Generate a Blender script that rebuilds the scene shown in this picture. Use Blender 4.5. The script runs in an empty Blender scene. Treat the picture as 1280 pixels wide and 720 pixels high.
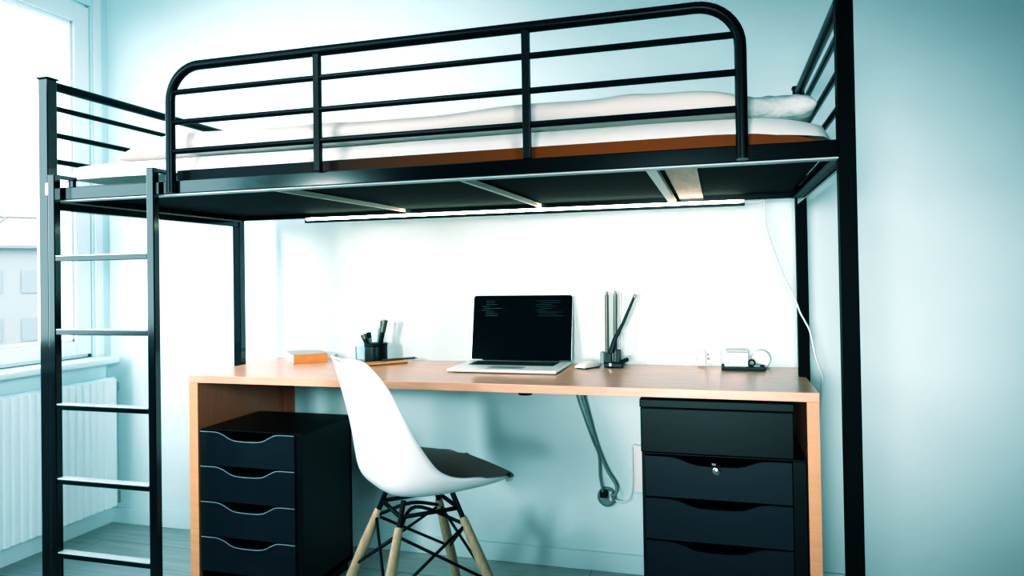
import bpy, bmesh, math, random
from mathutils import Vector, Matrix
random.seed(7)
C = bpy.context.scene.collection
PI = math.pi

# ------------------------------------------------------------------ materials
def mat(name, col, rough=.5, metal=0, spec=.5, coat=0, noise=None, bump=None, emit=None, alpha=None):
    """Procedural principled material; noise=(scale, amount, stretch) varies the colour, bump=(scale, strength)."""
    m = bpy.data.materials.new(name); m.use_nodes = True
    nt = m.node_tree; b = nt.nodes['Principled BSDF']
    b.inputs['Base Color'].default_value = (*col, 1)
    b.inputs['Roughness'].default_value = rough
    b.inputs['Metallic'].default_value = metal
    b.inputs['Specular IOR Level'].default_value = spec
    b.inputs['Coat Weight'].default_value = coat
    b.inputs['Coat Roughness'].default_value = .12
    tc = nt.nodes.new('ShaderNodeTexCoord')
    if noise:
        sc, amt, st = noise
        mp = nt.nodes.new('ShaderNodeMapping'); mp.inputs['Scale'].default_value = st
        n = nt.nodes.new('ShaderNodeTexNoise'); n.inputs['Scale'].default_value = sc; n.inputs['Detail'].default_value = 5
        r = nt.nodes.new('ShaderNodeValToRGB')
        r.color_ramp.elements[0].position = .3; r.color_ramp.elements[1].position = .7
        r.color_ramp.elements[0].color = (*[c*(1-amt) for c in col], 1)
        r.color_ramp.elements[1].color = (*[min(1, c*(1+amt)) for c in col], 1)
        nt.links.new(tc.outputs['Object'], mp.inputs['Vector']); nt.links.new(mp.outputs['Vector'], n.inputs['Vector'])
        nt.links.new(n.outputs['Fac'], r.inputs['Fac']); nt.links.new(r.outputs['Color'], b.inputs['Base Color'])
    if bump:
        n2 = nt.nodes.new('ShaderNodeTexNoise'); n2.inputs['Scale'].default_value = bump[0]; n2.inputs['Detail'].default_value = 4
        bp = nt.nodes.new('ShaderNodeBump'); bp.inputs['Strength'].default_value = bump[1]; bp.inputs['Distance'].default_value = .01
        nt.links.new(tc.outputs['Object'], n2.inputs['Vector'])
        nt.links.new(n2.outputs['Fac'], bp.inputs['Height']); nt.links.new(bp.outputs['Normal'], b.inputs['Normal'])
    if emit:
        b.inputs['Emission Color'].default_value = (*emit[0], 1); b.inputs['Emission Strength'].default_value = emit[1]
    return m

def glass_mat(name, tint=(1, 1, 1), refl=.06):
    m = bpy.data.materials.new(name); m.use_nodes = True; nt = m.node_tree; nt.nodes.clear()
    o = nt.nodes.new('ShaderNodeOutputMaterial'); mx = nt.nodes.new('ShaderNodeMixShader')
    t = nt.nodes.new('ShaderNodeBsdfTransparent'); g = nt.nodes.new('ShaderNodeBsdfGlossy'); lw = nt.nodes.new('ShaderNodeLayerWeight')
    t.inputs['Color'].default_value = (*tint, 1); g.inputs['Roughness'].default_value = .02; lw.inputs['Blend'].default_value = .15
    mu = nt.nodes.new('ShaderNodeMath'); mu.operation = 'MULTIPLY'; mu.inputs[1].default_value = refl*6
    nt.links.new(lw.outputs['Fresnel'], mu.inputs[0]); nt.links.new(mu.outputs[0], mx.inputs['Fac'])
    nt.links.new(t.outputs[0], mx.inputs[1]); nt.links.new(g.outputs[0], mx.inputs[2]); nt.links.new(mx.outputs[0], o.inputs['Surface'])
    return m

WALL = (.685, .82, .845)
M = {}
M['wall'] = mat('wall_paint', WALL, .75, spec=.25, noise=(2.5, .03, (1, 1, 1)), bump=(120, .04))
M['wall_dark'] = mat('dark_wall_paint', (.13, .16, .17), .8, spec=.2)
M['wall_side'] = mat('wall_paint_window_side', (.68, .84, .88), .75, spec=.25, bump=(120, .04))
M['ceiling'] = mat('ceiling_paint', (.36, .43, .45), .85)
M['trim'] = mat('trim_paint', (.66, .80, .83), .45)
M['frame'] = mat('window_frame_paint', (.82, .89, .92), .4)
M['radiator'] = mat('radiator_enamel', (.72, .84, .88), .4)
M['black'] = mat('black_painted_steel', (.0012, .0016, .0024), .12, spec=.7)
M['satin'] = mat('black_satin_steel', (.0015, .002, .003), .35, spec=.15)
M['deep'] = mat('black_steel_deep', (.001, .0016, .002), .5, spec=.04)
M['blackmat'] = mat('black_steel_matte', (.003, .004, .005), .45, spec=.2)
M['lip'] = mat('pale_beam_flange', (.34, .36, .36), .4)  # pale tone paints the light reflected along the beams' lower edges
M['tread'] = mat('pale_rung_strip', (.50, .56, .58), .3)  # pale strips added to the rungs in place of their bright reflection
M['cream'] = mat('cream_metal_bar', (.70, .66, .58), .45)
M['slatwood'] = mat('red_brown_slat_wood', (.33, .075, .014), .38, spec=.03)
def paint_reflection():
    # dark grey towards the left end: the sky's reflection painted into the colour
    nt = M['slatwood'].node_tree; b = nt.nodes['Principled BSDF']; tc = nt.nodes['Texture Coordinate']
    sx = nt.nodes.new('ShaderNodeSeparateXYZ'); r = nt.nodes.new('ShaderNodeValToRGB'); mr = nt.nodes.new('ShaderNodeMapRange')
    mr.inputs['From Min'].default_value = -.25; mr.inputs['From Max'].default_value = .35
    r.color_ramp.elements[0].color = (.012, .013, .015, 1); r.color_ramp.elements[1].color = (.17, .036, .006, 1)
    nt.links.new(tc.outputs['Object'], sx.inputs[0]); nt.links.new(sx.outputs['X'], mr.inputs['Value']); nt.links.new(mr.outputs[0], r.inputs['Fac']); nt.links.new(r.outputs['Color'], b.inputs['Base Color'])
paint_reflection()
M['orangewood'] = mat('pale_plank', (.62, .32, .16), .5, noise=(10, .15, (8, 1, 1)))
M['white_fabric'] = mat('white_cotton', (.70, .71, .69), .9, spec=.1, bump=(18, .25))
M['duvet'] = mat('cream_white_duvet_cotton', (.60, .565, .53), .92, spec=.1, bump=(14, .3))
M['pillow'] = mat('fuzzy_pillow_fabric', (.50, .53, .51), .95, spec=.05, noise=(22, .18, (1, 1, 1)), bump=(60, .6))
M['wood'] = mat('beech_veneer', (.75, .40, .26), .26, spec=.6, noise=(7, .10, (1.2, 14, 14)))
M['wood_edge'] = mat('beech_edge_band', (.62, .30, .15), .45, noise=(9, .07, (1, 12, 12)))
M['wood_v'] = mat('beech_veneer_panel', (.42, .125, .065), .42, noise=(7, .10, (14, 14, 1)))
M['unit'] = mat('black_lacquer_cabinet', (.0025, .003, .0035), .38, spec=.18)
M['drawer'] = mat('dark_navy_drawer_front', (.007, .011, .016), .42, spec=.2)
M['lipgrey'] = mat('grey_drawer_edge', (.22, .23, .24), .4)
M['shell'] = mat('white_plastic_shell', (.84, .88, .88), .38, spec=.4)
M['pad'] = mat('grey_brown_seat_pad', (.25, .205, .19), .8, spec=.2, bump=(150, .2))
M['legwood'] = mat('pale_beech_leg', (.50, .34, .21), .5, noise=(12, .15, (14, 14, 1)))
M['alu'] = mat('brushed_aluminium', (.72, .72, .71), .32, metal=.75)
M['alu_pale'] = mat('pale_aluminium_deck', (.86, .85, .83), .4, metal=.3)
M['screen'] = mat('laptop_glass_screen', (.002, .005, .007), .07, spec=.35)
M['key'] = mat('black_keys', (.006, .006, .007), .4)
M['plastic_black'] = mat('black_plastic', (.004, .005, .006), .4, spec=.25)
M['white_plastic'] = mat('white_plastic', (.82, .83, .83), .35)
M['grey_plastic'] = mat('grey_plastic', (.22, .26, .26), .45)
M['bronze'] = mat('dark_bronze_metal', (.14, .12, .10), .32, metal=.7)
M['bronze_pale'] = mat('pale_steel', (.42, .39, .34), .35, metal=.7)
M['orange'] = mat('orange_book_cloth', (.70, .27, .07), .6, noise=(30, .08, (1, 1, 1)))
M['paper'] = mat('book_pages', (.80, .76, .70), .8)
M['cover_grey'] = mat('grey_book_cover', (.45, .46, .43), .6)
M['leather'] = mat('tan_leather', (.66, .29, .10), .5, noise=(24, .18, (1, 1, 1)))
M['darkwood'] = mat('dark_wood_pen', (.10, .045, .025), .45)
M['cablewhite'] = mat('white_cable', (.74, .76, .76), .5)
M['cablegrey'] = mat('grey_cable', (.16, .20, .20), .5)
M['chrome'] = mat('chrome', (.75, .73, .68), .18, metal=1)
M['led'] = mat('warm_led_diffuser', (1, .95, .87), .5, emit=((1, .78, .60), 17.0))
M['glass'] = glass_mat('window_glass')
M['clear'] = glass_mat('clear_tumbler_glass', (.93, .97, .98), .12)
M['bwall'] = mat('pale_render_facade', (0.196, 0.210, 0.213), .9)
M['broof'] = mat('pale_roof', (0.202, 0.215, 0.219), .9)
M['bline'] = mat('roof_edge', (0.144, 0.158, 0.164), .9)
M['bwin'] = mat('facade_window', (0.165, 0.185, 0.196), .8)
M['ground'] = mat('outdoor_ground', (.12, .12, .12), .9)

# dark perforated mesh: a fine procedural weave of two dark tones
def mesh_mat():
    m = mat('dark_mesh_fabric', (.010, .012, .013), .8, spec=.05)
    nt = m.node_tree; b = nt.nodes['Principled BSDF']; tc = nt.nodes['Texture Coordinate']
    mp = nt.nodes.new('ShaderNodeMapping'); mp.inputs['Rotation'].default_value = (0, 0, PI/4)
    ck = nt.nodes.new('ShaderNodeTexChecker'); ck.inputs['Scale'].default_value = 170
    ck.inputs['Color1'].default_value = (.001, .0012, .0015, 1); ck.inputs['Color2'].default_value = (.005, .0055, .0055, 1)
    nt.links.new(tc.outputs['Object'], mp.inputs['Vector']); nt.links.new(mp.outputs['Vector'], ck.inputs['Vector'])
    nt.links.new(ck.outputs['Color'], b.inputs['Base Color']); return m
M['mesh'] = mesh_mat()

# grey-teal laminate floor: long planks with streaked grain
def floor_mat():
    m = mat('grey_laminate_floor', (.30, .33, .33), .45)
    nt = m.node_tree; b = nt.nodes['Principled BSDF']; tc = nt.nodes['Texture Coordinate']
    br = nt.nodes.new('ShaderNodeTexBrick'); br.inputs['Scale'].default_value = 1
    br.inputs['Brick Width'].default_value = 1.3; br.inputs['Row Height'].default_value = .19; br.inputs['Mortar Size'].default_value = .0015
    br.inputs['Color1'].default_value = (.42, .455, .45, 1); br.inputs['Color2'].default_value = (.36, .395, .39, 1); br.inputs['Mortar'].default_value = (.10, .12, .12, 1)
    mp = nt.nodes.new('ShaderNodeMapping'); mp.inputs['Scale'].default_value = (1.2, 16, 1)
    n = nt.nodes.new('ShaderNodeTexNoise'); n.inputs['Scale'].default_value = 3; n.inputs['Detail'].default_value = 6
    mx = nt.nodes.new('ShaderNodeMix'); mx.data_type = 'RGBA'; mx.blend_type = 'OVERLAY'; mx.inputs[0].default_value = .55
    nt.links.new(tc.outputs['Object'], br.inputs['Vector']); nt.links.new(tc.outputs['Object'], mp.inputs['Vector'])
    nt.links.new(mp.outputs['Vector'], n.inputs['Vector']); nt.links.new(br.outputs['Color'], mx.inputs[6]); nt.links.new(n.outputs['Color'], mx.inputs[7])
    hs = nt.nodes.new('ShaderNodeHueSaturation'); hs.inputs['Saturation'].default_value = .55
    nt.links.new(mx.outputs[2], hs.inputs['Color']); nt.links.new(hs.outputs['Color'], b.inputs['Base Color']); return m
M['floor'] = floor_mat()

# ------------------------------------------------------------------ mesh helpers
def B(): return bmesh.new()
def box(bm, x0, x1, y0, y1, z0, z1, bev=0, seg=2):
    r = bmesh.ops.create_cube(bm, size=1); vs = r['verts']
    for v in vs:
        v.co = Vector(((x0+x1)/2+v.co.x*(x1-x0), (y0+y1)/2+v.co.y*(y1-y0), (z0+z1)/2+v.co.z*(z1-z0)))
    if bev:
        es = list({e for v in vs for e in v.link_edges})
        bmesh.ops.bevel(bm, geom=es, offset=bev, segments=seg, affect='EDGES', profile=.5)
    return bm
def obox(bm, c, size, rot, bev=0, seg=2):
    """box of a given size at c turned by the euler rot"""
    t = B(); box(t, -size[0]/2, size[0]/2, -size[1]/2, size[1]/2, -size[2]/2, size[2]/2, bev, seg)
    from mathutils import Euler
    mm = Matrix.Translation(c) @ Euler(rot).to_matrix().to_4x4()
    bmesh.ops.transform(t, matrix=mm, verts=t.verts); merge(bm, t); return bm
def merge(bm, t):
    me = bpy.data.meshes.new('tmp'); t.to_mesh(me); t.free(); bm.from_mesh(me); bpy.data.meshes.remove(me)
def tube(bm, pts, r, n=10, closed=False):
    """round bar swept along pts; r is a number or one radius per point"""
    pts = [Vector(p) for p in pts]; k = len(pts)
    rs = r if isinstance(r, (list, tuple)) else [r]*k
    rings = []; prev = None
    for i, p in enumerate(pts):
        a = pts[max(i-1, 0)]; b = pts[min(i+1, k-1)]
        if closed: a = pts[(i-1) % k]; b = pts[(i+1) % k]
        t = (b-a).normalized()
        if prev is None:
            u = t.orthogonal().normalized()
        else:
            u = (prev - t*prev.dot(t)).normalized()
        prev = u; w = t.cross(u)
        rings.append([bm.verts.new(p+(u*math.cos(2*PI*j/n)+w*math.sin(2*PI*j/n))*rs[i]) for j in range(n)])
    for i in range(k if closed else k-1):
        A, D = rings[i], rings[(i+1) % k]
        for j in range(n): bm.faces.new((A[j], A[(j+1) % n], D[(j+1) % n], D[j]))
    if not closed:
        bm.faces.new(rings[0][::-1]); bm.faces.new(rings[-1])
    return bm
def lathe(bm, prof, c=(0, 0, 0), n=24):
    c = Vector(c); rings = []
    for r, z in prof:
        rings.append([bm.verts.new(c+Vector((r*math.cos(2*PI*j/n), r*math.sin(2*PI*j/n), z))) for j in range(n)])
    for A, D in zip(rings, rings[1:]):
        for j in range(n): bm.faces.new((A[j], A[(j+1) % n], D[(j+1) % n], D[j]))
    bm.faces.new(rings[0][::-1]); bm.faces.new(rings[-1]); return bm
def spline(pts, n=10):
    """Catmull-Rom through pts"""
    P = [Vector(p) for p in pts]; P = [P[0]*2-P[1]]+P+[P[-1]*2-P[-2]]; out = []
    for i in range(1, len(P)-2):
        for k in range(n):
            t = k/n; a, b, c, d = P[i-1:i+3]
            out.append(.5*((2*b)+(c-a)*t+(2*a-5*b+4*c-d)*t*t+(3*b-a-3*c+d)*t**3))
    out.append(P[-2]); return out
def prism(bm, poly, y0, y1):
    """polygon in (x, z) pushed from y0 to y1"""
    a = [bm.verts.new((x, y0, z)) for x, z in poly]; b = [bm.verts.new((x, y1, z)) for x, z in poly]; n = len(poly)
    bm.faces.new(a); bm.faces.new(b[::-1])
    for i in range(n): bm.faces.new((a[i], b[i], b[(i+1) % n], a[(i+1) % n]))
    return bm

ORG = {}
def obj(name, bm, m, parent=None, smooth=False, local=False, org=None):
    """link bm as one mesh object; points are in world space unless local"""
    bmesh.ops.recalc_face_normals(bm, faces=bm.faces)
    o = Vector(ORG.get(parent.name, (0, 0, 0))) if parent else Vector(org or (0, 0, 0))
    if not local:
        bmesh.ops.translate(bm, vec=-o, verts=bm.verts)
    me = bpy.data.meshes.new(name); bm.to_mesh(me); bm.free()
    me.materials.append(M[m] if isinstance(m, str) else m)
    if smooth:
        for p in me.polygons: p.use_smooth = True
    ob = bpy.data.objects.new(name, me); C.objects.link(ob)
    if parent:
        ob.parent = parent; ORG[ob.name] = ORG[parent.name]
    else:
        ob.location = o; ORG[ob.name] = o
    if smooth == 'auto':
        mod = ob.modifiers.new('edges', 'EDGE_SPLIT'); mod.split_angle = math.radians(35)
    return ob
def tag(o, label, cat, group=None):
    o['label'] = label; o['category'] = cat
    if group: o['group'] = group
    return o
def thing(name, label, cat, loc=(0, 0, 0), rotz=0, group=None):
    o = bpy.data.objects.new(name, None); o.empty_display_size = .05; C.objects.link(o)
    o.location = loc; o.rotation_euler = (0, 0, rotz); ORG[o.name] = Vector(loc)
    return tag(o, label, cat, group)
def struct(name, bm, m, parent=None, smooth=False):
    o = obj(name, bm, m, parent, smooth)
    if not parent: o['kind'] = 'structure'
    return o
def pbox(name, m, parent, *a, bev=0, **k): return obj(name, box(B(), *a, bev=bev), m, parent, **k)

# ------------------------------------------------------------------ the room
XL, XR, YB, YF, H = -.794, 3.7, 0.0, -4.7, 2.62
struct('floor', box(B(), XL-.3, XR+.15, YF-.15, YB+.15, -.1, 0), 'floor')
struct('ceiling', box(B(), XL-.3, XR+.15, YF-.15, YB+.15, H, H+.1), 'ceiling')
struct('wall_back', box(B(), XL-.3, XR+.15, YB, YB+.15, 0, H), 'wall')
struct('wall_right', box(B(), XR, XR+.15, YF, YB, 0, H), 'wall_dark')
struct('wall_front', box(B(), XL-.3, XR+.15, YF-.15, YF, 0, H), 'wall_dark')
W1 = (-1.26, -.087); W2 = (-3.35, -1.42); WZ = (.722, 2.208)
wl = B()
for y0, y1, z0, z1 in [(YF, YB, 0, WZ[0]), (YF, YB, WZ[1], H), (W1[1], YB, *WZ), (W2[1], W1[0], *WZ), (YF, W2[0], *WZ)]:
    box(wl, XL-.3, XL, y0, y1, z0, z1)
struct('wall_left', wl, 'wall_side')
def window(n, y0, y1):
    z0, z1 = WZ
    fr = B(); d = (XL-.075, XL-.012)
    for a in [(y0, y0+.02, z0, z1), (y1-.02, y1, z0, z1), (y0, y1, z0, z0+.02), (y0, y1, z1-.02, z1)]: box(fr, *d, *a, bev=.003)
    w = struct(f'window_{n}', fr, 'frame')
    sa = B(); s = (XL-.065, XL-.004); b0, b1 = y0+.024, y1-.004
    for a in [(b0, b0+.075, z0+.012, z1-.008), (b1-.075, b1, z0+.012, z1-.008), (b0+.075, b1-.075, z0+.012, z0+.07), (b0+.075, b1-.075, z1-.09, z1-.008)]: box(sa, *s, *a, bev=.004)
    # a narrow raised bead runs round the glass
    g0, g1, h0, h1 = b0+.075, b1-.075, z0+.07, z1-.09
    for a in [(g0, g0+.012, h0, h1), (g1-.012, g1, h0, h1), (g0, g1, h0, h0+.012), (g0, g1, h1-.012, h1)]: box(sa, XL-.05, XL-.016, *a, bev=.003)
    obj('sash', sa, 'frame', w)
    obj('pane', box(B(), XL-.04, XL-.036, g0, g1, h0, h1), 'glass', w)
    return w
window(1, *W1); window(2, *W2)
# moulding strips between the window and the corner
struct('trim_1', box(B(), XL, XL+.006, W1[1]+.012, W1[1]+.05, WZ[0], H, bev=.002), 'frame')
# deep sill board with a rounded nose and the ledge below it
sl = B(); box(sl, XL-.06, XL+.12, -3.5, -.066, .695, .722, bev=.009, seg=3)
struct('trim_2', sl, 'trim')
struct('trim_3', box(B(), XL, XL+.055, -3.5, -.075, .628, .695, bev=.004), 'trim')
struct('baseboard_back', box(B(), XL, XR, -.012, 0, 0, .066, bev=.003), 'wall')
struct('baseboard_left', box(B(), XL, XL+.014, YF, -.012, 0, .07, bev=.003), 'trim')

# ------------------------------------------------------------------ outside the window
bd = Vector((-.766, .643, 0)); bn = Vector((.643, .766, 0))      # away from the room, and along the facade
bc = Vector((1.74, -2.56, 0))+bd*60
sc = 60*math.cos(math.radians(33.7))/912.0                         # metres per photographed pixel out there
def bpt(a, dep, z): return bc+bn*a+bd*dep+Vector((0, 0, z))
def bquad(bm, a0, a1, z0, z1, d0, d1):
    vs = [bm.verts.new(bpt(a, d, z)) for d in (d0, d1) for a, z in ((a0, z0), (a1, z0), (a1, z1), (a0, z1))]
    for f in ((0, 1, 2, 3), (7, 6, 5, 4), (0, 4, 5, 1), (1, 5, 6, 2), (2, 6, 7, 3), (3, 7, 4, 0)): bm.faces.new([vs[i] for i in f])
GZ = -9.0
struct('ground', box(B(), -90, XL-1.2, -40, 90, GZ-.2, GZ), 'ground')
bld = thing('apartment_building', 'pale apartment building seen faintly outside the window', 'building', tuple(bpt(0, 4, GZ)))
b = B(); bquad(b, -14, 12, GZ, 1.04+45*sc, 0, 8); obj('facade', b, 'bwall', bld)
b = B()
r0, r1 = 1.04+45*sc, 1.04+86*sc
v = [b.verts.new(bpt(a, d, z)) for a, d, z in [(-14.4, -.4, r0), (12.4, -.4, r0), (12.4, 8.4, r0), (-14.4, 8.4, r0), (-14.4, 3.5, r1), (12.4, 3.5, r1)]]
for f in ((0, 1, 5, 4), (2, 3, 4, 5), (0, 4, 3), (1, 2, 5), (0, 3, 2, 1)): b.faces.new([v[i] for i in f])
obj('roof', b, 'broof', bld)
b = B(); bquad(b, -14.5, 12.5, r0-.14, r0+.05, -.5, -.3); obj('eave', b, 'bline', bld)
b = B(); tube(b, [bpt(-14.4, 3.45, r1+.03), bpt(12.4, 3.45, r1+.03)], .07, 6); obj('ridge', b, 'bline', bld)
b = B(); tube(b, [bpt(-2.55, -.42, r0+.1), bpt(-.75, 3.4, r1+.02)], .06, 6); obj('roof_seam', b, 'bline', bld)
for zr in (353-338, 353-398, 353-458, 353-518):
    for k in range(-4, 6):
        a = -1.9+k*1.75+(.3 if k % 2 else 0); z1 = 1.04+zr*sc
        w = B(); bquad(w, a, a+.95, z1-1.55, z1, -.06, .1); wo = obj('window', w, 'bwin', bld)

# ------------------------------------------------------------------ radiator
rx0, rx1, ry0, ry1, rz0, rz1 = XL+.058, XL+.12, -1.45, -.082, .095, .640
rad = thing('panel_radiator', 'white ribbed panel radiator on the wall below the window', 'radiator', (XL+.08, -.8, rz0))
b = B(); n = int((ry1-ry0-.06)/.034)
prof = [(ry0, rx1-.006), (ry0+.02, rx1)]
y = ry0+.03
for i in range(n):
    prof += [(y, rx1), (y+.005, rx1-.007), (y+.013, rx1-.007), (y+.018, rx1)]; y += .034
prof += [(ry1-.012, rx1), (ry1, rx1-.006)]
fa = [b.verts.new((x, y, rz0+.01)) for y, x in prof]; fb = [b.verts.new((x, y, rz1-.012)) for y, x in prof]
ba = [b.verts.new((rx1-.02, y, rz0+.004)) for y, x in prof]; bb = [b.verts.new((rx1-.02, y, rz1-.002)) for y, x in prof]
for i in range(len(prof)-1):
    for p, q in ((fa, fb), (bb, ba), (fb, bb), (ba, fa)): b.faces.new((p[i], p[i+1], q[i+1], q[i]))
for i in (0, -1): b.faces.new((fa[i], fb[i], bb[i], ba[i]))
obj('front_panel', b, 'radiator', rad)
pbox('back_panel', 'radiator', rad, rx0, rx1-.02, ry0+.004, ry1-.004, rz0, rz1-.006, bev=.004)
b = B(); lathe(b, [(.010, -.016), (.014, -.012), (.014, .012), (.010, .018)], (rx1-.035, ry1+.022, rz1-.045), 14); tube(b, [(rx1-.035, ry1-.01, rz1-.05), (rx1-.035, ry1+.02, rz1-.05)], .009); obj('valve', b, 'grey_plastic', rad, 'auto')
b = B(); tube(b, [(rx1-.035, ry1-.01, rz0+.05), (rx1-.035, ry1+.03, rz0+.05), (rx1-.035, ry1+.03, rz0+.01)], .011); obj('valve', b, 'grey_plastic', rad, 'auto')
for yy in (-.3, -1.2): pbox('wall_bracket', 'radiator', rad, XL+.0005, rx0, yy-.02, yy+.02, .15, .6)

# ------------------------------------------------------------------ loft bed
S = .031; F0, K0 = -1.034, -.190; ZT = 1.5856
bed = thing('loft_bed', 'black steel loft bed frame standing over the wooden desk', 'bed', (1, -.6, 0))
for x0 in (0, 2.0-S):
    for y0 in (F0, K0-S):
        p = pbox('post', 'black' if x0 < 1 else 'deep', bed, x0, x0+S, y0, y0+S, 0, ZT, bev=.002)
        pbox('cap', 'blackmat', p, x0-.003, x0+S+.003, y0-.003, y0+S+.003, ZT, ZT+.004, bev=.001)
pbox('front_beam', 'black', bed, S, 2-S, F0+.001, F0+.028, 1.2565, 1.290, bev=.002)
fl = B(); box(fl, S, 2-S, F0+.003, F0+.034, 1.2535, 1.2563); obj('beam_flange', fl, 'lip', bed)['label'] = 'pale flange along the lower edge of the front beam'
pbox('back_beam', 'black', bed, S, 2-S, K0-S+.002, K0-S+.028, 1.2555, 1.292, bev=.002)
for x0 in (.003, 2-S+.003):
    pbox('end_beam', 'black', bed, x0, x0+.025, F0+S, K0-S, 1.234, 1.290, bev=.002)
    e = 0.003
    xi = x0+.025 if x0 < 1 else x0-.012
    pbox('beam_flange', 'lip' if x0 < 1 else 'blackmat', bed, xi, xi+.012, F0+S, K0-S, 1.254, 1.257)
    xm = x0+.0125
    b = B(); tube(b, [(xm, F0+S-.004, 1.5725), (xm, K0-S+.004, 1.5725)], .0125, 12); obj('end_rail', b, 'satin', bed, 'auto')
    for z in (1.513, 1.440, 1.368):
        b = B(); tube(b, [(xm, F0+S-.004, z), (xm, K0-S+.004, z)], .0072, 10); obj('end_rail', b, 'satin', bed, 'auto')
# guard rail: one bent tube with bars and uprights
GY = F0-.006; gl, gr, gt, R_ = .4325, 1.7935, 1.5715, .085
pts = [(gl, GY, 1.258), (gl, GY, gt-R_-.002)]
pts += [(gl+R_-R_*math.cos(a), GY, gt-R_+R_*math.sin(a)) for a in [PI/2*k/10 for k in range(11)]]
pts += [(gr-R_+R_*math.sin(a), GY, gt-R_+R_*math.cos(a)) for a in [PI/2*k/10 for k in range(11)]]
pts += [(gr, GY, gt-R_-.002), (gr, GY, 1.262)]
b = B(); tube(b, pts, .0118, 14); gd = obj('guard_rail', b, 'satin', bed, 'auto')
for z in (1.509, 1.434, 1.361):
    b = B(); tube(b, [(gl, GY, z), (gr, GY, z)], .0070, 10); obj('rail_bar', b, 'satin', gd, 'auto')
for x in (.849, 1.355):
    b = B(); box(b, x-.0085, x+.0085, GY-.008, GY+.006, 1.288, gt, bev=.002); obj('upright', b, 'satin', gd)
# slat base: front board, dark mesh panels, cross bars, one plank seen between panels
b = B(); prism(b, [(.42, 1.286), (1.955, 1.286), (1.955, 1.292), (1.90, 1.306), (1.82, 1.3165), (1.74, 1.3195), (.42, 1.3195)], -1.003, -.990)
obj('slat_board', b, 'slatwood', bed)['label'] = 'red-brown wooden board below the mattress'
for x0, x1 in ((.045, .690), (.712, 1.174), (1.197, 1.598), (1.705, 1.952)):
    pbox('mesh_panel', 'mesh', bed, x0, x1, F0+.03, K0-S+.002, 1.272, 1.278)
pbox('mesh_panel', 'mesh', bed, S, 1.965, F0+.03, K0-S, 1.2845, 1.2875)
def crossbar(x, w, z0, z1, y1):
    b = B(); yb = K0-S+.004; k = (z1-z0)/(y1+1.02); zz = z0+k*(yb+1.02)
    p = [(x-w/2, -1.006, z0), (x+w/2, -1.006, z0), (x+w/2, yb, zz), (x-w/2, yb, zz)]
    lo = [b.verts.new(q) for q in p]; hi = [b.verts.new((q[0], q[1], q[2]+.012)) for q in p]
    b.faces.new(lo[::-1]); b.faces.new(hi)
    for i in range(4): b.faces.new((lo[i], lo[(i+1) % 4], hi[(i+1) % 4], hi[i]))
    o = obj('cross_bar', b, 'cream', bed); o['label'] = 'pale cross bar under the bed base'
crossbar(.700, .009, 1.255, 1.264, -.256); crossbar(1.185, .010, 1.255, 1.259, -.328); crossbar(1.611, .022, 1.255, 1.255, -.39)
pbox('slat', 'orangewood', bed, 1.632, 1.703, F0+.03, K0-S, 1.268, 1.276, bev=.001)['label'] = 'orange wooden slat seen between two mesh panels'

# ladder hooked on the front beam
lad = thing('bed_ladder', 'black steel ladder hooked on the left end of the loft bed', 'ladder', (.22, -1.05, 0))
for x in (.070, .385):
    b = B(); ly = F0-.016
    box(b, x-.011, x+.011, ly-.010, ly+.010, 0, 1.322, bev=.002)
    r = obj('rail', b, 'black', lad)
    b = B(); box(b, x-.009, x+.009, ly-.006, F0+.05, 1.312, 1.322, bev=.002); box(b, x-.009, x+.009, F0+.036, F0+.046, 1.292, 1.318, bev=.002); obj('hook', b, 'black', r)
for z in (1.100, .908, .713, .520, .328, .136):
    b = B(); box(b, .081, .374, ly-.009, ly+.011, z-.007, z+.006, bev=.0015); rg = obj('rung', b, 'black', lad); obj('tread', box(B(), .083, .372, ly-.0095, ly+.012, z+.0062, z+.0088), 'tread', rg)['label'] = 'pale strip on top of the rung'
b = B(); box(b, .045, .0585, ly-.006, ly+.012, 1.268, 1.302, bev=.003); obj('connector', b, 'white_plastic', lad)['label'] = 'white plastic connector beside the left ladder rail'

# ------------------------------------------------------------------ bedding
def noise2(x, y): return math.sin(x*5.1+1.3*math.sin(y*3.7))*.5+math.sin(x*11.7+y*6.3+.8)*.3+math.sin(x*23.1-y*13+2.1)*.2
b = B(); nx, ny = 80, 16; x0, x1, y0, y1, z0, z1 = .034, 1.966, -.988, -.226, 1.289, 1.362
top = []; bot = []
def sup(u, p): return (1-abs(u)**p)**(1/p) if abs(u) < 1 else 0
for i in range(nx+1):
    u = -1+2*i/nx; u = math.sin(u*PI/2*.999)*.35+u*.65
    rt, rb = [], []
    for j in range(ny+1):
        v = -1+2*j/ny; v = math.sin(v*PI/2*.999)*.6+v*.4
        x = (x0+x1)/2+u*(x1-x0)/2; yy = (y0+y1)/2+v*(y1-y0)/2
        h = (z1-z0)*(sup(u, 14 if u < 0 else 9)*sup(v, 12))
        drop = .022*max(0, (x-1.80)/.16)**2
        rt.append(b.verts.new((x, yy, z0+.02*0+max(h, .0)-drop*h/(z1-z0)+.0015*noise2(x, yy)*sup(u, 8)))); rb.append(b.verts.new((x, yy, z0)))
    top.append(rt); bot.append(rb)
for i in range(nx):
    for j in range(ny):
        b.faces.new((top[i][j], top[i+1][j], top[i+1][j+1], top[i][j+1])); b.faces.new((bot[i][j], bot[i][j+1], bot[i+1][j+1], bot[i+1][j]))
bmesh.ops.remove_doubles(b, verts=b.verts, dist=.0003)
mt = obj('mattress', b, 'white_fabric', None, True, org=(1, -.6, 1.289))
tag(mt, 'thin white mattress lying on the loft bed base', 'mattress')

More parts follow.
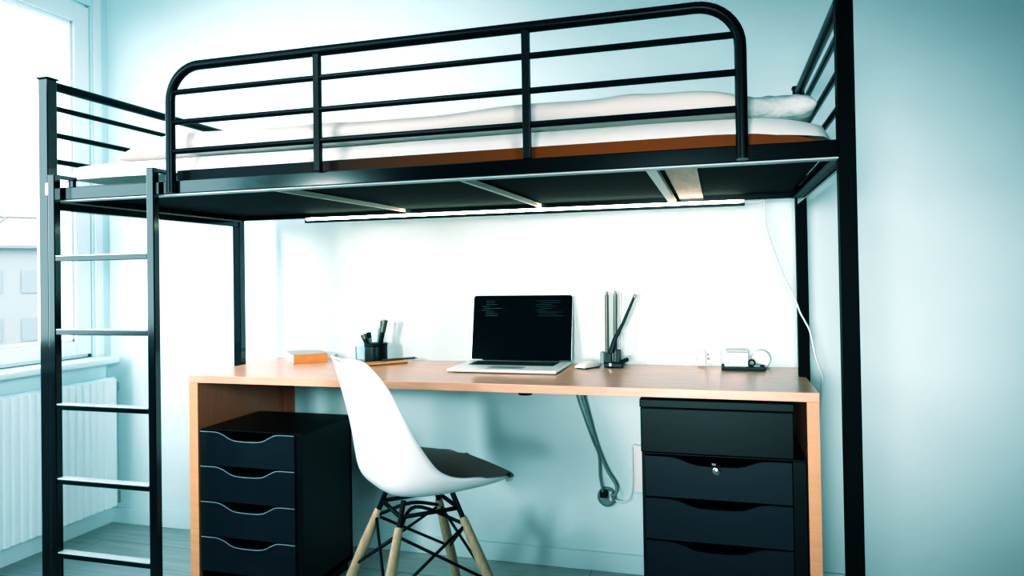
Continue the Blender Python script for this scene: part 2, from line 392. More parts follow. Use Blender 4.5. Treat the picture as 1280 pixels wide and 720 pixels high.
def duvet():
    b = B(); nx = 150; prof = [(-.955, 1.3625), (-.975, 1.3655), (-.989, 1.374), (-.996, 1.388), (-.994, 1.404), (-.984, 1.4155), (-.965, 1.421)]
    prof += [(-.93, 1.424), (-.86, 1.426), (-.75, 1.428), (-.6, 1.429), (-.45, 1.427), (-.33, 1.42), (-.28, 1.405), (-.265, 1.385), (-.28, 1.366), (-.35, 1.3625)]
    rows = []
    for i in range(nx+1):
        x = .215+(1.79-.215)*i/nx
        t = min(1, (x-.215)/.19); s = min(1, (1.79-x)/.10); e = math.sqrt(max(0, 1-(1-t)**2))*.9+.1*t; e = max(.02, e); e2 = .66+.34*math.sqrt(max(0, 1-(1-s)**2))
        hump = .007*math.exp(-((x-1.56)/.05)**2)+.003*math.exp(-((x-1.33)/.08)**2)-.005*math.exp(-((x-1.12)/.2)**2)
        row = []
        for k, (yy, z) in enumerate(prof):
            f = (z-1.3625)/.062
            zz = 1.3625+(z-1.3625)*e*e2+f*(hump+.0035*noise2(x*1.3, yy*2))
            y2 = yy+.006*noise2(x*.9+2, z*9)*min(1, f*2)+(.02*(1-e) if k < 9 else -.02*(1-e))
            row.append(b.verts.new((x, y2, zz)))
        rows.append(row)
    n = len(prof)
    for i in range(nx):
        for k in range(n): b.faces.new((rows[i][k], rows[i+1][k], rows[i+1][(k+1) % n], rows[i][(k+1) % n]))
    b.faces.new(rows[0]); b.faces.new(rows[-1][::-1])
    return b
tag(obj('duvet', duvet(), 'duvet', None, True, org=(1, -.6, 1.36)), 'creamy white duvet spread over the mattress behind the guard rail', 'duvet')

def pillow(c, sx, sy, sz, rot):
    b = B(); n = 28; A = []; Bt = []
    for i in range(n+1):
        ra, rb = [], []
        for j in range(n+1):
            u = math.sin((-1+2*i/n)*PI/2); v = math.sin((-1+2*j/n)*PI/2)
            h = (max(0, 1-abs(u)**7)*max(0, 1-abs(v)**7))**.4
            pin = 1-.05*(1-abs(u))*abs(v)**3
            x, y = u*sx/2*(1-.05*(1-v*v)*abs(u)**4), v*sy/2*pin
            w = .005*noise2(x*9, y*7)*h
            ra.append(b.verts.new((x, y, sz/2*h+w))); rb.append(b.verts.new((x, y, -sz/2*h+w*.3)))
        A.append(ra); Bt.append(rb)
    for i in range(n):
        for j in range(n):
            b.faces.new((A[i][j], A[i+1][j], A[i+1][j+1], A[i][j+1])); b.faces.new((Bt[i][j], Bt[i][j+1], Bt[i+1][j+1], Bt[i+1][j]))
    bmesh.ops.remove_doubles(b, verts=b.verts, dist=.0004)
    from mathutils import Euler
    bmesh.ops.transform(b, matrix=Matrix.Translation(c) @ Euler(rot).to_matrix().to_4x4(), verts=b.verts); return b
tag(obj('pillow', pillow((1.862, -.69, 1.3815), .158, .56, .060, (0, .07, 0)), 'pillow', None, True, org=(1.81, -.72, 1.36)), 'grey-white fuzzy pillow lying nearest the front edge at the right end of the bed', 'pillow')
tag(obj('pillow', pillow((1.845, -.318, 1.417), .20, .19, .106, (0, .05, 0)), 'white_fabric', None, True, org=(1.80, -.36, 1.36)), 'white pillow behind the fuzzy pillow, beside the back bed post', 'pillow')

# ------------------------------------------------------------------ LED light bar and its cable
led = thing('light_bar', 'long glowing LED light bar fixed under the rear beam of the bed', 'lamp', (1.08, -.235, 1.245))
obj('diffuser', box(B(), .330, 1.815, -.247, -.224, 1.2445, 1.2548, bev=.003), 'led', led)
pbox('housing', 'blackmat', led, .328, 1.824, -.255, -.240, 1.2360, 1.2443, bev=.001)
pbox('end_cap', 'white_plastic', led, 1.815, 1.824, -.249, -.222, 1.2435, 1.2558, bev=.002)
pbox('end_cap', 'white_plastic', led, .323, .330, -.249, -.222, 1.2435, 1.2558, bev=.002)
cab = [(1.825, -.235, 1.249), (1.86, -.235, 1.247), (1.879, -.232, 1.250), (1.8815, -.226, 1.22), (1.884, -.226, 1.175), (1.902, -.226, 1.107), (1.930, -.226, 1.023), (1.958, -.226, .963), (1.974, -.2275, .915), (1.987, -.2275, .888), (2.001, -.2275, .855), (2.014, -.226, .785), (2.028, -.22, .738), (2.036, -.20, .70), (2.03, -.12, .55), (2.02, -.05, .35), (2.01, -.02, .22)]
b = B(); tube(b, spline(cab, 6), .0028, 8)
cb = obj('lamp_cable', b, 'cablewhite', None, True, org=(1.88, -.22, 1.22))
tag(cb, 'thin white cable hanging from the light bar past the rear right bed post', 'cable')

# ------------------------------------------------------------------ desk
DL, DR, DF, DB, DZ = .0453, 1.988, -.521, -.004, .7222
desk = thing('desk', 'long beech veneer desk under the loft bed', 'desk', (1, -.26, 0))
tp = B(); box(tp, DL, DR, DF, DB, DZ-.0245, DZ, bev=.0012); obj('tabletop', tp, 'wood', desk)
for a0, a1 in ((DL+.001, .080), (1.957, DR-.001)):
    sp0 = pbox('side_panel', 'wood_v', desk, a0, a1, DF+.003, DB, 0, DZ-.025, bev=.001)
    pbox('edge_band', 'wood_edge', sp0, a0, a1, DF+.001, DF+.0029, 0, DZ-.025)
pbox('back_batten', 'wood_v', desk, .0805, .121, -.022, -.005, 0, .668, bev=.001)
b = B(); box(b, .0805, .121, -.060, -.005, .668, .676); obj('bracket', b, 'blackmat', desk)
b = B(); lathe(b, [(.002, -.009), (.020, -.008), (.025, 0)], (0, 0, 0), 16); bmesh.ops.translate(b, vec=(1.197, DF+.028, DZ-.0247), verts=b.verts); obj('cable_clip', b, 'plastic_black', desk, 'auto')

def drawer_front(bm, x0, x1, z0, z1, y0, y1, dip):
    w = x1-x0
    tp = [(0, 0), (.13, 0), (.19, .05), (.26, .35), (.33, .8), (.42, 1), (.60, 1), (.68, .82), (.745, .4), (.80, .08), (.86, 0), (1, 0)]
    poly = [(x0, z0), (x1, z0)]+[(x0+w*a, z1-dip*d) for a, d in tp[::-1]]
    prism(bm, poly, y0, y1); return [(x0+w*a, z1-dip*d) for a, d in tp]
def drawer_unit(label, ux0, ux1, dx0, dx1, lock, lipm):
    t = thing('drawer_unit', label, 'drawer unit', ((ux0+ux1)/2, -.36, 0), group='black drawer units under the desk')
    ZU = .545; yb = -.190; yf = DF+.002
    b = B()
    box(b, ux0, dx0-.0015, yf+.006, yb, .03, ZU-.004); box(b, dx1+.0015, ux1, yf+.004, yb, .03, ZU-.004, bev=.002)
    box(b, ux0, ux1, yb-.012, yb, .03, ZU-.004); box(b, ux0, ux1, yf+.02, yb, .03, .05)
    box(b, ux0+.01, ux1-.01, yf+.03, yb-.02, 0, .03)
    obj('carcass', b, 'unit', t)
    pbox('top_panel', 'unit', t, ux0, ux1, yf+.004, yb, ZU-.004, ZU, bev=.001)
    zs = [.543, .4285, .3125, .197, .082]
    for k in range(4):
        z1, z0 = zs[k]-.005, zs[k+1]
        b = B(); edge = drawer_front(b, dx0, dx1, z0, z1, yf-.004, yf+.012, .021 if lock else .027)
        d = obj('drawer', b, 'drawer', t)
        # dark tray behind the finger scoop
        box_b = B(); box(box_b, dx0+.012, dx1-.012, yf+.035, yb-.02, z0+.012, z1-.032); obj('tray', box_b, 'unit', d)
        l = B(); sp = spline([(x, yf-.004, z+.0004) for x, z in edge], 4); tube(l, sp, .0017 if lipm == 'lipgrey' else .0007, 6); o = obj('lip', l, lipm, d)
        if lipm == 'lipgrey': o['label'] = 'grey edge of the finger scoop'
        if lock and k == 0:
            l = B(); c = (dx0+(dx1-dx0)*.50, yf-.006, z1-.030)
            lathe(l, [(.0105, 0), (.0105, .006), (.007, .008)], (0, 0, 0), 16); bmesh.ops.rotate(l, matrix=Matrix.Rotation(PI/2, 3, 'X'), verts=l.verts); bmesh.ops.translate(l, vec=c, verts=l.verts)
            lk = obj('lock', l, 'chrome', d, 'auto'); lk['label'] = 'round chrome lock'
            l = B(); box(l, c[0]-.012, c[0]-.001, yf-.012, yf-.004, c[2]+.014, c[2]+.021, bev=.001); obj('latch', l, 'chrome', d)
    return t
drawer_unit('black drawer unit under the left end of the desk, behind the white chair', .0865, .467, .0915, .444, False, 'lipgrey')
drawer_unit('black drawer unit under the right end of the desk, below a black box', 1.532, 1.954, 1.541, 1.918, True, 'unit')
bx = thing('storage_box', 'black storage box standing on the right drawer unit below the desktop', 'box', (1.73, -.36, .545))
pbox('body', 'unit', bx, 1.530, 1.925, DF+.004, -.20, .5455, .668, bev=.003)
pbox('lid', 'unit', bx, 1.528, 1.927, DF+.002, -.198, .6685, .692, bev=.003)

# ------------------------------------------------------------------ chair
CX, CY, TH = .923, -.642, math.radians(42.6)
ch = thing('shell_chair', 'white plastic shell chair on splayed wooden legs in front of the desk', 'chair', (CX, CY, 0), TH)
# shell stations from front lip to the top of the back: u, z of the centre line, half width, and how far (u, z) the side edges rise from it
ST = [(.2409, .4399, .1227, -.0473, .0087), (.2327, .4464, .1470, -.0562, .0182), (.2139, .4507, .1724, -.0581, .0280), (.1771, .4491, .1938, -.0503, .0326), (.1240, .4432, .2079, -.0328, .0438), (.0617, .4391, .2162, -.0100, .0558),
      (-.0021, .4367, .2196, .0139, .0633), (-.0588, .4365, .2201, .0369, .0724), (-.1076, .4394, .2199, .0604, .0822), (-.1468, .4497, .2172, .0809, .0875), (-.1698, .4735, .2136, .0891, .0832), (-.1796, .5168, .2093, .0815, .0662),
      (-.1872, .5713, .2045, .0686, .0469), (-.1977, .6308, .1985, .0579, .0306), (-.2125, .6899, .1894, .0511, .0183), (-.2291, .7439, .1733, .0468, .0100), (-.2456, .7877, .1463, .0417, .0045), (-.2578, .8091, .1152, .0342, .0076), (-.2687, .8201, .0662, .0230, .0060)]
# the shell sits a little turned on its base
SHM = (Matrix.Translation((CX, CY, 0)) @ Matrix.Rotation(TH, 4, 'Z')).inverted() @ Matrix.Translation((.92076, -.58475, 0)) @ Matrix.Rotation(.80809, 4, 'Z')
def shell_grid(sub=5, nv=32, inset=1.0, off=0.0):
    P = spline([(q[0], q[1], q[2]) for q in ST], sub); E = spline([(q[3], q[4], 0) for q in ST], sub); n = len(P); A = 1.42
    G = []
    for i in range(n):
        t = (P[min(n-1, i+1)]-P[max(0, i-1)]); t.z = 0; t.normalize(); N = Vector((t.y, -t.x))   # towards the sitter
        row = []
        for j in range(nv+1):
            a = (-1+2*j/nv)*inset*A; lat = math.sin(a)/math.sin(A); rs = ((1-math.cos(a))/(1-math.cos(A)))**1.5
            row.append(SHM @ Vector((P[i].x+E[i].x*rs+N.x*off, P[i].z*lat, P[i].y+E[i].y*rs+N.y*off)))
        G.append(row)
    return G
def sheet(G, thick):
    b = B(); V = [[b.verts.new(p) for p in r] for r in G]
    for i in range(len(G)-1):
        for j in range(len(G[0])-1): b.faces.new((V[i][j], V[i+1][j], V[i+1][j+1], V[i][j+1]))
    bmesh.ops.recalc_face_normals(b, faces=b.faces)
    bmesh.ops.solidify(b, geom=b.faces[:], thickness=thick); return b
sh = obj('seat_shell', sheet(shell_grid(), .006), 'shell', ch, True, local=True)
G = shell_grid(off=.004, inset=.965)
pad = obj('seat_pad', sheet(G[3:46], .006), 'pad', ch, True, local=True); pad['label'] = 'grey-brown seat pad lining the seat'
LR0, LR1 = .0825, .213
def lp(sa, sb, z): r = LR1+(LR0-LR1)*z/.40; return Vector((sa*r, sb*r, z))
for sa, sb in ((-1, 1), (-1, -1), (1, -1), (1, 1)):
    b = B(); tube(b, [lp(sa, sb, 0), lp(sa, sb, .01), lp(sa, sb, .16), lp(sa, sb, .27), lp(sa, sb, .365), lp(sa, sb, .372)], [.0085, .0095, .0150, .0150, .0115, .0095], 14)
    lg = obj('leg', b, 'legwood', ch, 'auto', local=True)
    b = B(); tube(b, [lp(sa, sb, .362), lp(sa, sb, .436)], .0075, 8); o = obj('bracket', b, 'blackmat', lg, 'auto', local=True)
def brace(name, pts, r=.0042):
    b = B(); tube(b, pts, r, 8); return obj(name, b, 'blackmat', ch, True, local=True)
cs = [(-1, 1), (-1, -1), (1, -1), (1, 1)]
for i in range(4):
    a, c = cs[i], cs[(i+1) % 4]
    for s, t in ((a, c), (c, a)):
        brace('brace', [lp(*s, .352), lp(*t, .205)])
# cross frame below the shell
for s in (1, -1):
    brace('support_rod', spline([lp(-1, s, .352), Vector((-.02, s*.02, .397)), lp(1, s, .352)], 6), .005)
    brace('support_rod', [lp(-1, s, .396), lp(1, s, .396)], .006)
brace('support_rod', [lp(-1, -1, .396), lp(-1, 1, .396)], .006)
brace('support_rod', [lp(1, -1, .396), lp(1, 1, .396)], .006)

# ------------------------------------------------------------------ laptop and mouse
lx0, lx1, ly0, ly1 = .882, 1.250, -.312, -.062
lap = thing('laptop', 'open silver laptop with a dark screen in the middle of the desk', 'laptop', ((lx0+lx1)/2, -.19, DZ))
bb_ = B(); box(bb_, lx0, lx1, ly0, ly1, DZ+.0025, DZ+.0125, bev=.004, seg=3); obj('base', bb_, 'alu_pale', lap, 'auto')
for xx in (lx0+.03, lx1-.03):
    for yy in (ly0+.025, ly1-.025): obj('rubber_foot', lathe(B(), [(.006, 0), (.007, .003)], (xx, yy, DZ), 10), 'plastic_black', lap)
b = B(); kx0, kx1 = lx0+.035, lx1-.035
for r in range(6):
    n = 14; w = (kx1-kx0)/n; yy = ly1-.028-r*.0175
    if r == 5:
        segs = [(0, 1), (1, 2), (2, 3), (3, 4), (4, 9), (9, 10), (10, 11), (11, 12), (12, 13), (13, 14)]
    else: segs = [(k, k+1) for k in range(n)]
    for s, e in segs: box(b, kx0+s*w+.001, kx0+e*w-.001, yy-.0155, yy-.001, DZ+.0124, DZ+.0140, bev=.0004, seg=1)
obj('keyboard', b, 'key', lap)
pbox('trackpad', 'alu', lap, 1.01, 1.13, ly0+.02, ly0+.095, DZ+.0124, DZ+.0129)
b = B(); tube(b, [(lx0+.045, ly1+.001, DZ+.0105), (lx1-.045, ly1+.001, DZ+.0105)], .0055, 10); obj('hinge', b, 'plastic_black', lap)
def lid():
    t = B(); h = .236; w = lx1-lx0
    poly = []
    for cx_, cz_, a0 in ((w/2-.010, h-.010, 0), (-w/2+.010, h-.010, PI/2)):
        poly += [(cx_+.010*math.cos(a0+PI/2*k/6), cz_+.010*math.sin(a0+PI/2*k/6)) for k in range(7)]
    poly += [(-w/2, .004), (w/2, .004)]
    return poly
tilt = Matrix.Translation(((lx0+lx1)/2, ly1+.002, DZ+.012)) @ Matrix.Rotation(math.radians(-11), 4, 'X')
b = B(); prism(b, lid(), 0, .006); bmesh.ops.transform(b, matrix=tilt, verts=b.verts); ld = obj('lid', b, 'alu', lap)
sp = [(x*.992, .0015+(z-.0015)*.992) for x, z in lid()]
b = B(); prism(b, sp, -.0008, .0006); bmesh.ops.transform(b, matrix=tilt, verts=b.verts); so = obj('screen', b, 'screen', ld); so['label'] = 'dark laptop screen with faint lines'
b = B(); random.seed(3)
for cxx, wmax, n in ((-.13, .07, 9), (.07, .10, 9)):
    for i in range(n):
        w = wmax*random.uniform(.35, 1); zz = .214-i*.0068; x0 = cxx+random.choice((0, .008, .014))
        box(b, x0-.02, x0-.02+w, -.0011, -.0007, zz, zz+.0016)
bmesh.ops.transform(b, matrix=tilt, verts=b.verts)
M['codeline'] = mat('dim_screen_lines', (.006, .016, .016), .3); obj('text_lines', b, 'codeline', so)

ms = thing('computer_mouse', 'flat pale computer mouse on the desk right of the laptop', 'mouse', (1.318, -.115, DZ), -.5)
b = B(); n = 20; rows = []
def mouse_pt(u, v, s): 
    return (u*.030*(1-.1*v*v), v*.052, s)
gr_, lo_ = [], []
for i in range(n+1):
    ra, rb = [], []
    for j in range(n+1):
        u, v = math.sin((-1+2*i/n)*PI/2), math.sin((-1+2*j/n)*PI/2)
        h = (max(0, 1-abs(u)**3.5)*max(0, 1-abs(v)**2.6))**.5
        ra.append(b.verts.new((u*.029*(1-.12*v*v), v*.056, .005+.021*h))); rb.append(b.verts.new((u*.029*(1-.12*v*v), v*.056, .004)))
    gr_.append(ra); lo_.append(rb)
for i in range(n):
    for j in range(n):
        b.faces.new((gr_[i][j], gr_[i+1][j], gr_[i+1][j+1], gr_[i][j+1])); b.faces.new((lo_[i][j], lo_[i][j+1], lo_[i+1][j+1], lo_[i+1][j]))
bmesh.ops.remove_doubles(b, verts=b.verts, dist=.0008)
bmesh.ops.transform(b, matrix=Matrix.Diagonal((.85, .85, .85, 1)), verts=b.verts); obj('cover', b, 'alu_pale', ms, True, local=True)
b = B(); box(b, -.020, .020, -.040, .040, 0, .0040, bev=.002); obj('base', b, 'plastic_black', ms, local=True)

# ------------------------------------------------------------------ left desk items
bk = thing('book', 'thick orange book with grey cover lying on the left end of the desk', 'book', (.231, -.184, DZ), math.atan2(.089, .094))
t_ = .033
b = B(); box(b, 0, .125, 0, .0035, .0, t_, bev=.001); obj('spine', b, 'orange', bk, local=True)['label'] = 'orange spine'
b = B(); box(b, 0, .125, .0036, .185, 0, .0025); box(b, 0, .125, .0036, .185, t_-.0025, t_); obj('cover', b, 'cover_grey', bk, local=True)['label'] = 'grey book covers'
b = B(); box(b, .002, .123, .0038, .181, .0026, t_-.0026); obj('pages', b, 'paper', bk, local=True)

cupc = (.516, -.082, DZ)
cup = thing('pen_cup', 'black pen cup on the desk behind the white chair back', 'cup', cupc)
b = B(); lathe(b, [(.036, 0), (.041, .003), (.042, .010), (.042, .066), (.040, .071), (.0385, .071), (.0385, .010), (.003, .008)], (0, 0, 0), 28); obj('body', b, 'plastic_black', cup, 'auto', local=True)
b = B(); lathe(b, [(.0423, .060), (.0433, .062), (.0433, .069), (.0423, .071)], (0, 0, 0), 28); obj('rim', b, 'blackmat', cup, True, local=True)
def stick(name, label, cat, p0, p1, r, m, group, cap=None, flat=None):
    t = thing(name, label, cat, p0, 0, group)
    p0, p1 = Vector(p0), Vector(p1); d = (p1-p0)
    b = B(); L = d.length; k = d.normalized()
    if flat:
        tube(b, [p0, p1], r, 4)
    else:
        tube(b, [p0, p0+k*.012, p0+d*.9, p1-k*.004, p1], [r*.35, r, r, r*.95, r*.55], 12)
    obj('barrel', b, m, t, 'auto')
    if cap:
        b = B(); tube(b, [p0+d*cap[0], p1+k*.002], r*1.18, 12); obj('cap', b, cap[1], t, 'auto')
    return t
cz = DZ+.012
stick('marker_pen', 'dark grey marker leaning left in the black pen cup', 'pen', (.505, -.082, cz), (.484, -.078, .830), .0078, 'grey_plastic', 'pens in the black pen cup', (.8, 'plastic_black'))
stick('marker_pen', 'short black marker with a blunt end in the black pen cup', 'pen', (.510, -.095, cz), (.474, -.100, .824), .0090, 'plastic_black', 'pens in the black pen cup', (.84, 'bronze'))
stick('ballpoint_pen', 'slim grey pen, left of the two tall pens in the black cup', 'pen', (.518, -.078, cz), (.533, -.076, .875), .0058, 'grey_plastic', 'pens in the black pen cup', (.82, 'bronze_pale'))
stick('ballpoint_pen', 'thick dark pen, right of the two tall pens in the black cup', 'pen', (.522, -.086, cz), (.555, -.082, .877), .0088, 'plastic_black', 'pens in the black pen cup', (.70, 'bronze'))
b = B(); lathe(b, [(.020, 0), (.0225, .002), (.0245, .055), (.023, .055), (.021, .005), (.002, .004)], (0, 0, 0), 24)
gl_ = obj('glass_tumbler', b, 'clear', None, 'auto', local=True); gl_.location = (.447, -.062, DZ); ORG[gl_.name] = gl_.location.copy()
tag(gl_, 'small clear glass tumbler beside the black pen cup', 'glass')
cs_ = thing('pencil_case', 'flat tan leather case lying on the desk in front of the black pen cup', 'case', (.575, -.150, DZ), math.radians(48))
b = B(); box(b, -.085, .085, -.035, .035, 0, .010, bev=.004, seg=3); obj('body', b, 'leather', cs_, local=True)
b = B(); tube(b, [(-.08, -.036, .005), (.08, -.036, .005)], .0016, 6); obj('zip', b, 'darkwood', cs_, local=True)
pn = thing('pencil', 'dark wooden pencil lying on the tan leather case', 'pencil', (.605, -.105, DZ+.0105), math.radians(44))
b = B(); tube(b, [(-.05, 0, .0042), (.075, 0, .0042)], .0042, 6); obj('barrel', b, 'darkwood', pn, local=True)
b = B(); tube(b, [(.075, 0, .0045), (.088, 0, .0035)], [.0045, .0008], 6); obj('tip', b, 'legwood', pn, local=True)

# ------------------------------------------------------------------ tool holder with tall rods, right of the laptop
hc = Vector((1.400, -.088, DZ))
ho = thing('pencil_holder', 'small black desk tidy holding four tall metal rods', 'desk tidy', tuple(hc))
b = B(); box(b, -.030, .034, -.026, .026, 0, .018, bev=.004); box(b, -.024, -.004, -.020, .0, .016, .050, bev=.002); box(b, .008, .024, -.012, .012, .016, .060, bev=.002); obj('base', b, 'plastic_black', ho, local=True)
b = B(); box(b, -.044, -.030, -.018, .012, .012, .052, bev=.003); obj('side_block', b, 'grey_plastic', ho, local=True)
b = B(); obox(b, (.036, -.016, .024), (.032, .014, .012), (0, -.35, .3), .003); obj('clip', b, 'plastic_black', ho, local=True)
b = B(); box(b, -.012, -.004, -.0275, -.024, .006, .016, bev=.001); obj('badge', b, 'alu_pale', ho, local=True)
def rod(label, x, y, x1, z1, r, knob, m):
    t = thing('metal_rod', label, 'rod', (x, y, DZ+.019), 0, 'tall rods in the black desk tidy')
    p0, p1 = Vector((x, y, DZ+.019)), Vector((x1, y, z1))
    b = B(); tube(b, [p0, p1], r, 12); obj('shaft', b, m, t, 'auto')
    if knob:
        # two dark edge strips with a pale middle, then a small knob on top
        s = B()
        for q in (-1, 1): tube(s, [p0+Vector((q*r*.95, -.001, .001)), p1+Vector((q*r*.95, -.001, -.002))], r*.32, 6)
        obj('edge_strip', s, 'bronze', t)
        kb = B(); lathe(kb, [(r*.6, 0), (r*.95, .003), (r*.95, .009), (r*.5, .012)], tuple(p1), 12); obj('knob', kb, 'bronze_pale', t, 'auto')
    return t
rod('thick bronze-edged rod with a knob, leftmost in the black desk tidy', 1.3795, -.098, 1.3815, .967, .0055, True, 'bronze')
rod('thick bronze-edged rod with a knob, second from left in the black desk tidy', 1.404, -.080, 1.408, .968, .0055, True, 'bronze')
rod('thin pale upright rod without a knob in the black desk tidy', 1.420, -.094, 1.428, .977, .0028, False, 'bronze_pale')
t = thing('paint_brush', 'dark handled brush leaning right out of the black desk tidy', 'brush', (1.392, -.112, DZ+.02))
b = B(); tube(b, [(1.394, -.106, DZ+.052), (1.408, -.106, DZ+.098), (1.435, -.106, .870), (1.474, -.106, .958)], [.010, .0075, .0052, .0045], 10); obj('handle', b, 'plastic_black', t, 'auto')
b = B(); tube(b, [(1.474, -.106, .957), (1.480, -.106, .968)], [.0058, .0048], 10); obj('ferrule', b, 'bronze', t, 'auto')

# ------------------------------------------------------------------ sockets, charger and tray at the right end of the desk
sk = thing('wall_socket', 'white double wall socket with plugs just above the right end of the desk', 'socket', (1.706, 0, .755))
pbox('plate', 'white_plastic', sk, 1.664, 1.748, -.008, 0, .729, .781, bev=.003)
b = B(); box(b, 1.670, 1.699, -.040, -.008, .731, .777, bev=.005, seg=3); pl = obj('plug', b, 'white_plastic', sk, 'auto')
b = B(); box(b, 1.6685, 1.6705, -.034, -.016, .744, .764); obj('side_slot', b, 'plastic_black', pl)
b = B(); box(b, 1.703, 1.711, -.018, -.0078, .744, .752, bev=.001); box(b, 1.703, 1.709, -.018, -.0078, .758, .764, bev=.001); obj('slot', b, 'grey_plastic', sk)
tr = thing('desk_tray', 'flat black tray on the desk below the white charger', 'tray', (1.812, -.075, DZ))
b = B(); box(b, 1.748, 1.882, -.118, -.050, DZ, DZ+.008, bev=.003); box(b, 1.748, 1.882, -.118, -.113, DZ+.006, DZ+.013, bev=.002); box(b, 1.748, 1.882, -.055, -.050, DZ+.006, DZ+.013, bev=.002); obj('dish', b, 'plastic_black', tr)
cg = thing('charger', 'white boxy charger standing in the flat black tray', 'charger', (1.795, -.085, DZ+.009))
b = B(); box(b, 1.757, 1.831, -.106, -.066, DZ+.0085, DZ+.062, bev=.005, seg=3); cbod = obj('body', b, 'white_plastic', cg, 'auto')
b = B(); box(b, 1.764, 1.828, -.1068, -.1055, DZ+.060-.004, DZ+.060); obj('top_edge', b, 'grey_plastic', cg)
b = B(); box(b, 1.7680, 1.7700, -.1068, -.1055, DZ+.020, DZ+.048); obj('seam', b, 'grey_plastic', cg)
kt = thing('key_ring', 'small dark metal fob lying beside the white charger in the tray', 'key', (1.842, -.097, DZ+.009))
b = B(); tube(b, [(1.840+.009*math.cos(a), -.104, DZ+.024+.010*math.sin(a)) for a in [2*PI*k/16 for k in range(16)]], .0028, 6, closed=True); obj('ring', b, 'plastic_black', kt, True)
b = B(); box(b, 1.846, 1.866, -.107, -.101, DZ+.0085, DZ+.019, bev=.002); obj('fob', b, 'grey_plastic', kt)
rl = thing('round_container', 'small white round container on its side right of the charger', 'container', (1.876, -.030, DZ))
b = B(); lathe(b, [(.004, -.019), (.026, -.018), (.029, -.014), (.029, .012), (.027, .016), (.004, .018)], (0, 0, 0), 28)
bmesh.ops.rotate(b, matrix=Matrix.Rotation(math.radians(90), 3, 'X'), verts=b.verts); bmesh.ops.translate(b, vec=(1.872, -.030, DZ+.0295), verts=b.verts); obj('body', b, 'white_plastic', rl, 'auto')
b = B(); tube(b, [(1.872+.0293*math.cos(a), -.0150-.020, DZ+.0295+.0293*math.sin(a)) for a in [2*PI*k/28 for k in range(28)]], .0009, 6, closed=True); obj('lid_seam', b, 'grey_plastic', rl, True)

# ------------------------------------------------------------------ cables and outlet below the desk
ot = thing('floor_outlet', 'round grey wall outlet with a dark plug low on the wall under the desk', 'socket', (1.357, 0, .262))
b = B(); lathe(b, [(.001, 0), (.034, 0), (.034, .010), (.028, .016), (.026, .012), (.001, .012)], (0, 0, 0), 24); bmesh.ops.rotate(b, matrix=Matrix.Rotation(PI/2, 3, 'X'), verts=b.verts); bmesh.ops.translate(b, vec=(1.357, 0, .260), verts=b.verts); obj('plate', b, 'grey_plastic', ot, 'auto')
b = B(); box(b, 1.336, 1.362, -.036, -.012, .262, .288, bev=.004); obj('plug', b, 'plastic_black', ot)
b = B(); tube(b, [(1.372, -.018, .252), (1.372, -.026, .284)], .005, 8); obj('plug_tail', b, 'white_plastic', ot)
def cable(label, pts, r, m, group='cables hanging below the desk'):
    b = B(); tube(b, spline(pts, 8), r, 8); o = obj('power_cable', b, m, None, True, org=pts[0]); return tag(o, label, 'cable', group)
cable('dark grey cable, left strand of the bundle hanging below the desk', [(1.262, -.06, .693), (1.268, -.06, .62), (1.292, -.055, .54), (1.318, -.045, .46), (1.336, -.038, .41), (1.338, -.036, .34), (1.348, -.04, .285)], .0040, 'cablegrey')
cable('thick pale grey cable, right strand running down to the outlet below the desk', [(1.272, -.045, .693), (1.284, -.045, .62), (1.306, -.04, .53), (1.330, -.034, .44), (1.362, -.03, .36), (1.392, -.03, .31), (1.392, -.036, .282), (1.374, -.034, .272)], .0052, 'grey_plastic')
wb = thing('cable_conduit', 'white cable cover box on the wall beside the right drawer unit', 'cable box', (1.47, 0, .37))
pbox('cover', 'white_plastic', wb, 1.452, 1.512, -.020, 0, .285, .446, bev=.004)
pbox('slot', 'cablewhite', wb, 1.4565, 1.4605, -.0212, -.0195, .32, .43)
cable('white cable looping from the round outlet up to the white cable box', [(1.386, -.012, .252), (1.410, -.010, .247), (1.432, -.010, .256), (1.446, -.010, .30), (1.447, -.010, .40), (1.449, -.010, .440), (1.462, -.014, .4475)], .0030, 'cablewhite')

# ------------------------------------------------------------------ light
w = bpy.data.worlds.new('sky'); bpy.context.scene.world = w; w.use_nodes = True
bg = w.node_tree.nodes['Background']; bg.inputs['Color'].default_value = (.90, .97, 1.0, 1); bg.inputs['Strength'].default_value = 6.5
def area(name, loc, target, size, energy, col, spread=PI):
    l = bpy.data.lights.new(name, 'AREA'); l.shape = 'RECTANGLE'; l.size, l.size_y = size; l.energy = energy; l.color = col; l.spread = spread
    o = bpy.data.objects.new(name, l); C.objects.link(o); o.location = loc
    o.rotation_euler = (Vector(target)-Vector(loc)).to_track_quat('-Z', 'Y').to_euler(); return o
def spot(name, loc, target, energy, col, ang, r, blend=1):
    l = bpy.data.lights.new(name, 'SPOT'); l.energy = energy; l.color = col; l.spot_size = math.radians(ang); l.spot_blend = blend; l.shadow_soft_size = r
    o = bpy.data.objects.new(name, l); C.objects.link(o); o.location = loc
    o.rotation_euler = (Vector(target)-Vector(loc)).to_track_quat('-Z', 'Y').to_euler(); return o
area('ceiling_lamp', (-.05, -1.9, 2.55), (-.05, -1.6, 0), (1.6, 1.2), 7, (.93, .98, 1.0))  # added overhead fill, no known ceiling fixture
spot('wall_washer_glow', (.15, -2.7, 2.45), (.45, 0, 1.45), 250, (1, .975, .95), 68, .5)  # unseen spot added to brighten the upper left of the back wall
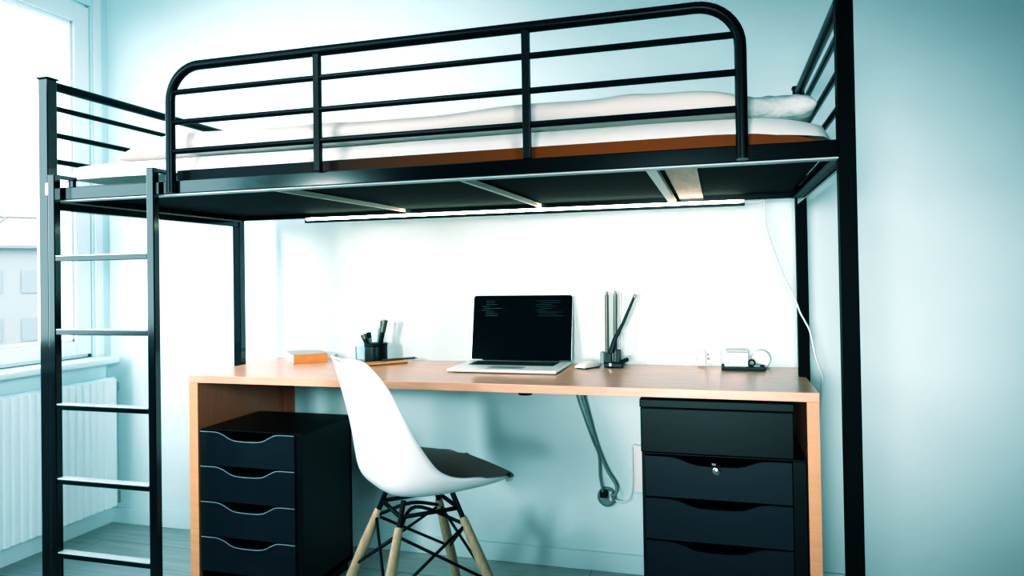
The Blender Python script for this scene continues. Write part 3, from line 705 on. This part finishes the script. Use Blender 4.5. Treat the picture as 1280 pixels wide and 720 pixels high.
spot('window_side_glow', (-.66, -3.7, 1.35), (.22, 0, .98), 470, (1, .97, .94), 44, .25)  # added fill from behind the camera for the back wall's left part
spot('floor_lamp_glow', (1.50, -4.25, .95), (1.96, 0, .90), 840, (1.0, .97, .945), 31, .45)  # unseen spot added to make the bright patch on the right wall area
spot('reading_lamp_glow', (3.35, -4.3, 1.7), (-.80, -.20, .95), 720, (.96, .985, 1.0), 40, .5)  # added fill for the radiator and window corner, stands for no real lamp

# ------------------------------------------------------------------ camera
D = dict(cx=1.7430878585696592, cy=-2.5577266279985738, cz=1.0400146775683212, yaw=0.28725676605604497, pitch=0.011946230716581158, roll=-0.01595689524314155, f=912.3931720976711, px=627.8967768784189, py=332.48332461249436)
cy_, sy_, cp, sp_ = math.cos(D['yaw']), math.sin(D['yaw']), math.cos(D['pitch']), math.sin(D['pitch'])
f = Vector((-sy_*cp, cy_*cp, sp_)); r = Vector((cy_, sy_, 0)); u = r.cross(f)
cr, sr = math.cos(D['roll']), math.sin(D['roll'])
r2 = r*cr+u*sr; u2 = -r*sr+u*cr
cam = bpy.data.cameras.new('camera'); co = bpy.data.objects.new('camera', cam); C.objects.link(co)
mw = Matrix((r2, u2, -f)).transposed().to_4x4(); mw.translation = (D['cx'], D['cy'], D['cz']); co.matrix_world = mw
cam.sensor_width = 36; cam.sensor_fit = 'HORIZONTAL'; cam.lens = D['f']/1280*36
cam.shift_x = (640-D['px'])/1280; cam.shift_y = -(360-D['py'])/1280; cam.clip_start = .05; cam.clip_end = 500
sc_ = bpy.context.scene; sc_.camera = co
sc_.view_settings.view_transform = 'Standard'; sc_.view_settings.exposure = 0
# one overall grade for the picture: cool, contrasty, like the photograph's own
vs_ = sc_.view_settings; vs_.use_curve_mapping = True; cm = vs_.curve_mapping
for ch_i, pts_ in ((0, ((.04, .008), (.2, .075), (.45, .32), (.72, .69))), (1, ((.04, .020), (.2, .175), (.5, .51))), (2, ((.04, .022), (.2, .18), (.5, .53)))):
    for p_ in pts_: cm.curves[ch_i].points.new(*p_)
cm.update()
